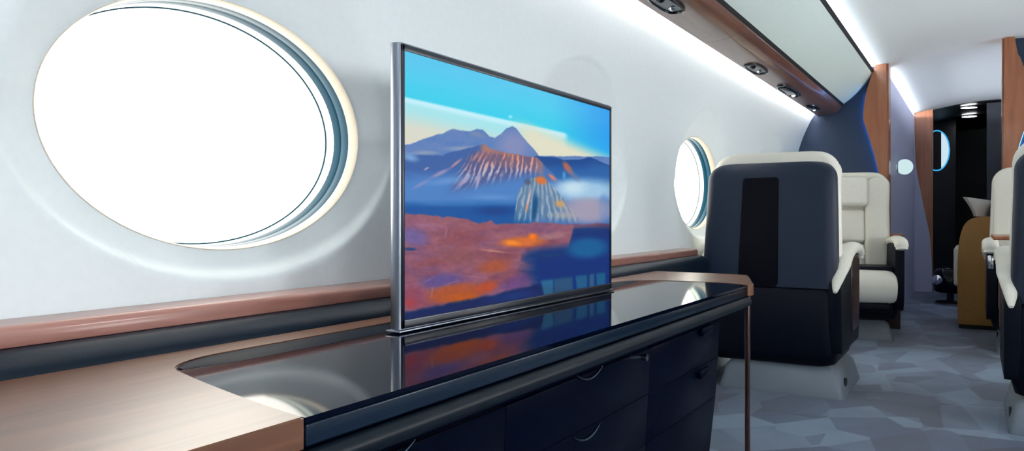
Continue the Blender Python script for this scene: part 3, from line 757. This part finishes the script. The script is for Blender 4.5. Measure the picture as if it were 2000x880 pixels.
# tan rounded seat end beyond the right bulkhead
tn = thing('tan_bench', 'rounded tan leather bench end in the aisle past the right seats', 'bench', (6.55, 0, 0))
bm = bmesh.new()
tp = smooth_path([(.105, .03), (.11, .20), (.108, .50), (.09, .68), (.045, .775), (-.04, .805), (-.12, .79), (-.135, .70), (-.14, .03)], 6)
tp = [(p[0], p[1]) for p in tp]
prism(bm, tp, lambda p: (-.30, p[0], p[1]), lambda p: (.40, p[0], p[1])); bevel_all(bm, .02, 4, 50); obj('end_panel', bm, M['tan'], tn, angle=50)
bm = bmesh.new(); rbox(bm, -.28, .38, -.13, .10, 0, .03, .004); obj('plinth', bm, M['gap'], tn)
bm = bmesh.new(); rbox(bm, -.26, .36, .09, .135, .30, .58, .02, 4); obj('seat_pad', bm, M['cream'], tn)

# white cushion standing on the bench
bm = bmesh.new(); loops = []
for i in range(13):
    a = i / 12; z = .806 + .13 * a; w_ = .040 + .055 * a ** 1.5; dep = .05 + .02 * math.sin(PI * a)
    loops.append([(6.55 + dep * math.cos(k) * (1 + .12 * math.sin(3 * k)), -.03 + (.012 if k < PI else 0) * a + w_ * math.sin(k) * (1 + .1 * math.cos(5 * k)), z + .018 * a * math.sin(k)) for k in [2 * PI * j / 24 for j in range(24)]])
loft(bm, loops); tag(obj('folded_napkin', bm, M['cushion']), 'crumpled white cloth standing on the tan bench top', 'cloth')

# glossy dark footstool with chrome end
fs = thing('footstool', 'low glossy dark rounded footstool with chrome end near the galley entrance', 'footstool', (8.1, .20, 0))
bm = bmesh.new(); loft(bm, [rr_loop(-.2 * s_, .2 * s_, .135 * s_, .08 * s_, z, 6) for s_, z in ((.75, .10), (.95, .12), (1.02, .18), (1.0, .26), (.85, .31), (.5, .33))]); obj('pad', bm, M['black_gloss'], fs, angle=60)
bm = bmesh.new(); tube(bm, [(0, 0, 0), (0, 0, .012), (0, 0, .013), (0, 0, .12)], [.12, .12, .03, .03], 24); obj('stand', bm, M['dark_wall'], fs)
bm = bmesh.new(); bmesh.ops.create_uvsphere(bm, u_segments=20, v_segments=12, radius=.05); bmesh.ops.translate(bm, verts=bm.verts, vec=(-.17, .095, .22)); obj('chrome_end', bm, M['chrome'], fs)

# ------------------------------------------------------------------ fittings in the overhead panel
def fitting(label, x, y, ln, wd, kind):
    t = thing('reading_light', label, 'reading light', (x, y, H + .786), group='fittings in the overhead wood panel')
    bm = bmesh.new(); n = 28
    def lp(a, b, z): return [(a * math.copysign(abs(math.cos(k)) ** .6, math.cos(k)), b * math.copysign(abs(math.sin(k)) ** .6, math.sin(k)), z) for k in [2 * PI * j / n for j in range(n)]]
    loft(bm, [lp(ln, wd, .006), lp(ln, wd, -.006), lp(ln * .9, wd * .86, -.009), lp(ln * .86, wd * .8, -.003)]); obj('housing', bm, M['lens_dark'], t)
    if kind == 0:
        for sx in (-.45, .45):
            bm = bmesh.new(); bmesh.ops.create_uvsphere(bm, u_segments=16, v_segments=10, radius=min(ln * .24, wd * .42)); bmesh.ops.translate(bm, verts=bm.verts, vec=(sx * ln, 0, .004)); obj('swivel_ball', bm, M['chrome'] if sx > 0 else M['lens_dark'], t)
    elif kind == 1:
        bm = bmesh.new(); rbox(bm, -ln * .7, ln * .45, -wd * .6, wd * .6, -.009, -.002, .003); obj('cover', bm, M['lens_dark'], t)
        bm = bmesh.new(); bmesh.ops.create_uvsphere(bm, u_segments=16, v_segments=10, radius=wd * .36); bmesh.ops.translate(bm, verts=bm.verts, vec=(ln * .68, wd * .2, .001)); obj('lamp', bm, M['lamp_glass'], t)
    return t
fitting('largest black fitting, at the top edge of the photo in the overhead wood panel', 2.62, .965, .135, .042, 0)
fitting('first small black fitting past the panel joint in the overhead wood', 4.02, .985, .15, .042, 0)
fitting('longest dark fitting with a bright end, middle of the far overhead panel', 4.84, .985, .25, .040, 1)
fitting('last small dark fitting next to the navy bulkhead in the overhead wood', 5.66, .99, .15, .036, 1)

# ------------------------------------------------------------------ light and camera
def area(name, loc, rot, sx, sy, p, rgb):
    l = bpy.data.lights.new(name, 'AREA'); l.shape = 'RECTANGLE'; l.size = sx; l.size_y = sy; l.energy = p; l.color = lin(rgb)
    o = bpy.data.objects.new(name, l); C.objects.link(o); o.location = loc; o.rotation_euler = rot; return o
area('aft_fill_light', (-1.2, -.15, 1.98), (0, 0, 0), 2.4, .5, 24, (240, 246, 255))  # unseen fill light added behind the camera to brighten the aft cabin

w = bpy.data.worlds.new('world'); bpy.context.scene.world = w; w.use_nodes = True
w.node_tree.nodes['Background'].inputs[0].default_value = (*lin((90, 130, 190)), 1); w.node_tree.nodes['Background'].inputs[1].default_value = .3

cam = bpy.data.cameras.new('camera'); co = bpy.data.objects.new('camera', cam); C.objects.link(co)
cam.sensor_width = 36; cam.lens = 26.1; cam.shift_y = -16 / 2000; cam.clip_start = .02
th = math.atan(905 / 1450)
co.location = (0, 0, H); co.rotation_euler = (PI / 2, 0, -PI / 2 + th)
bpy.context.scene.camera = co
vs = bpy.context.scene.view_settings
vs.view_transform = 'Standard'; vs.look = 'None'; vs.exposure = .16; vs.gamma = 1; vs.use_curve_mapping = False
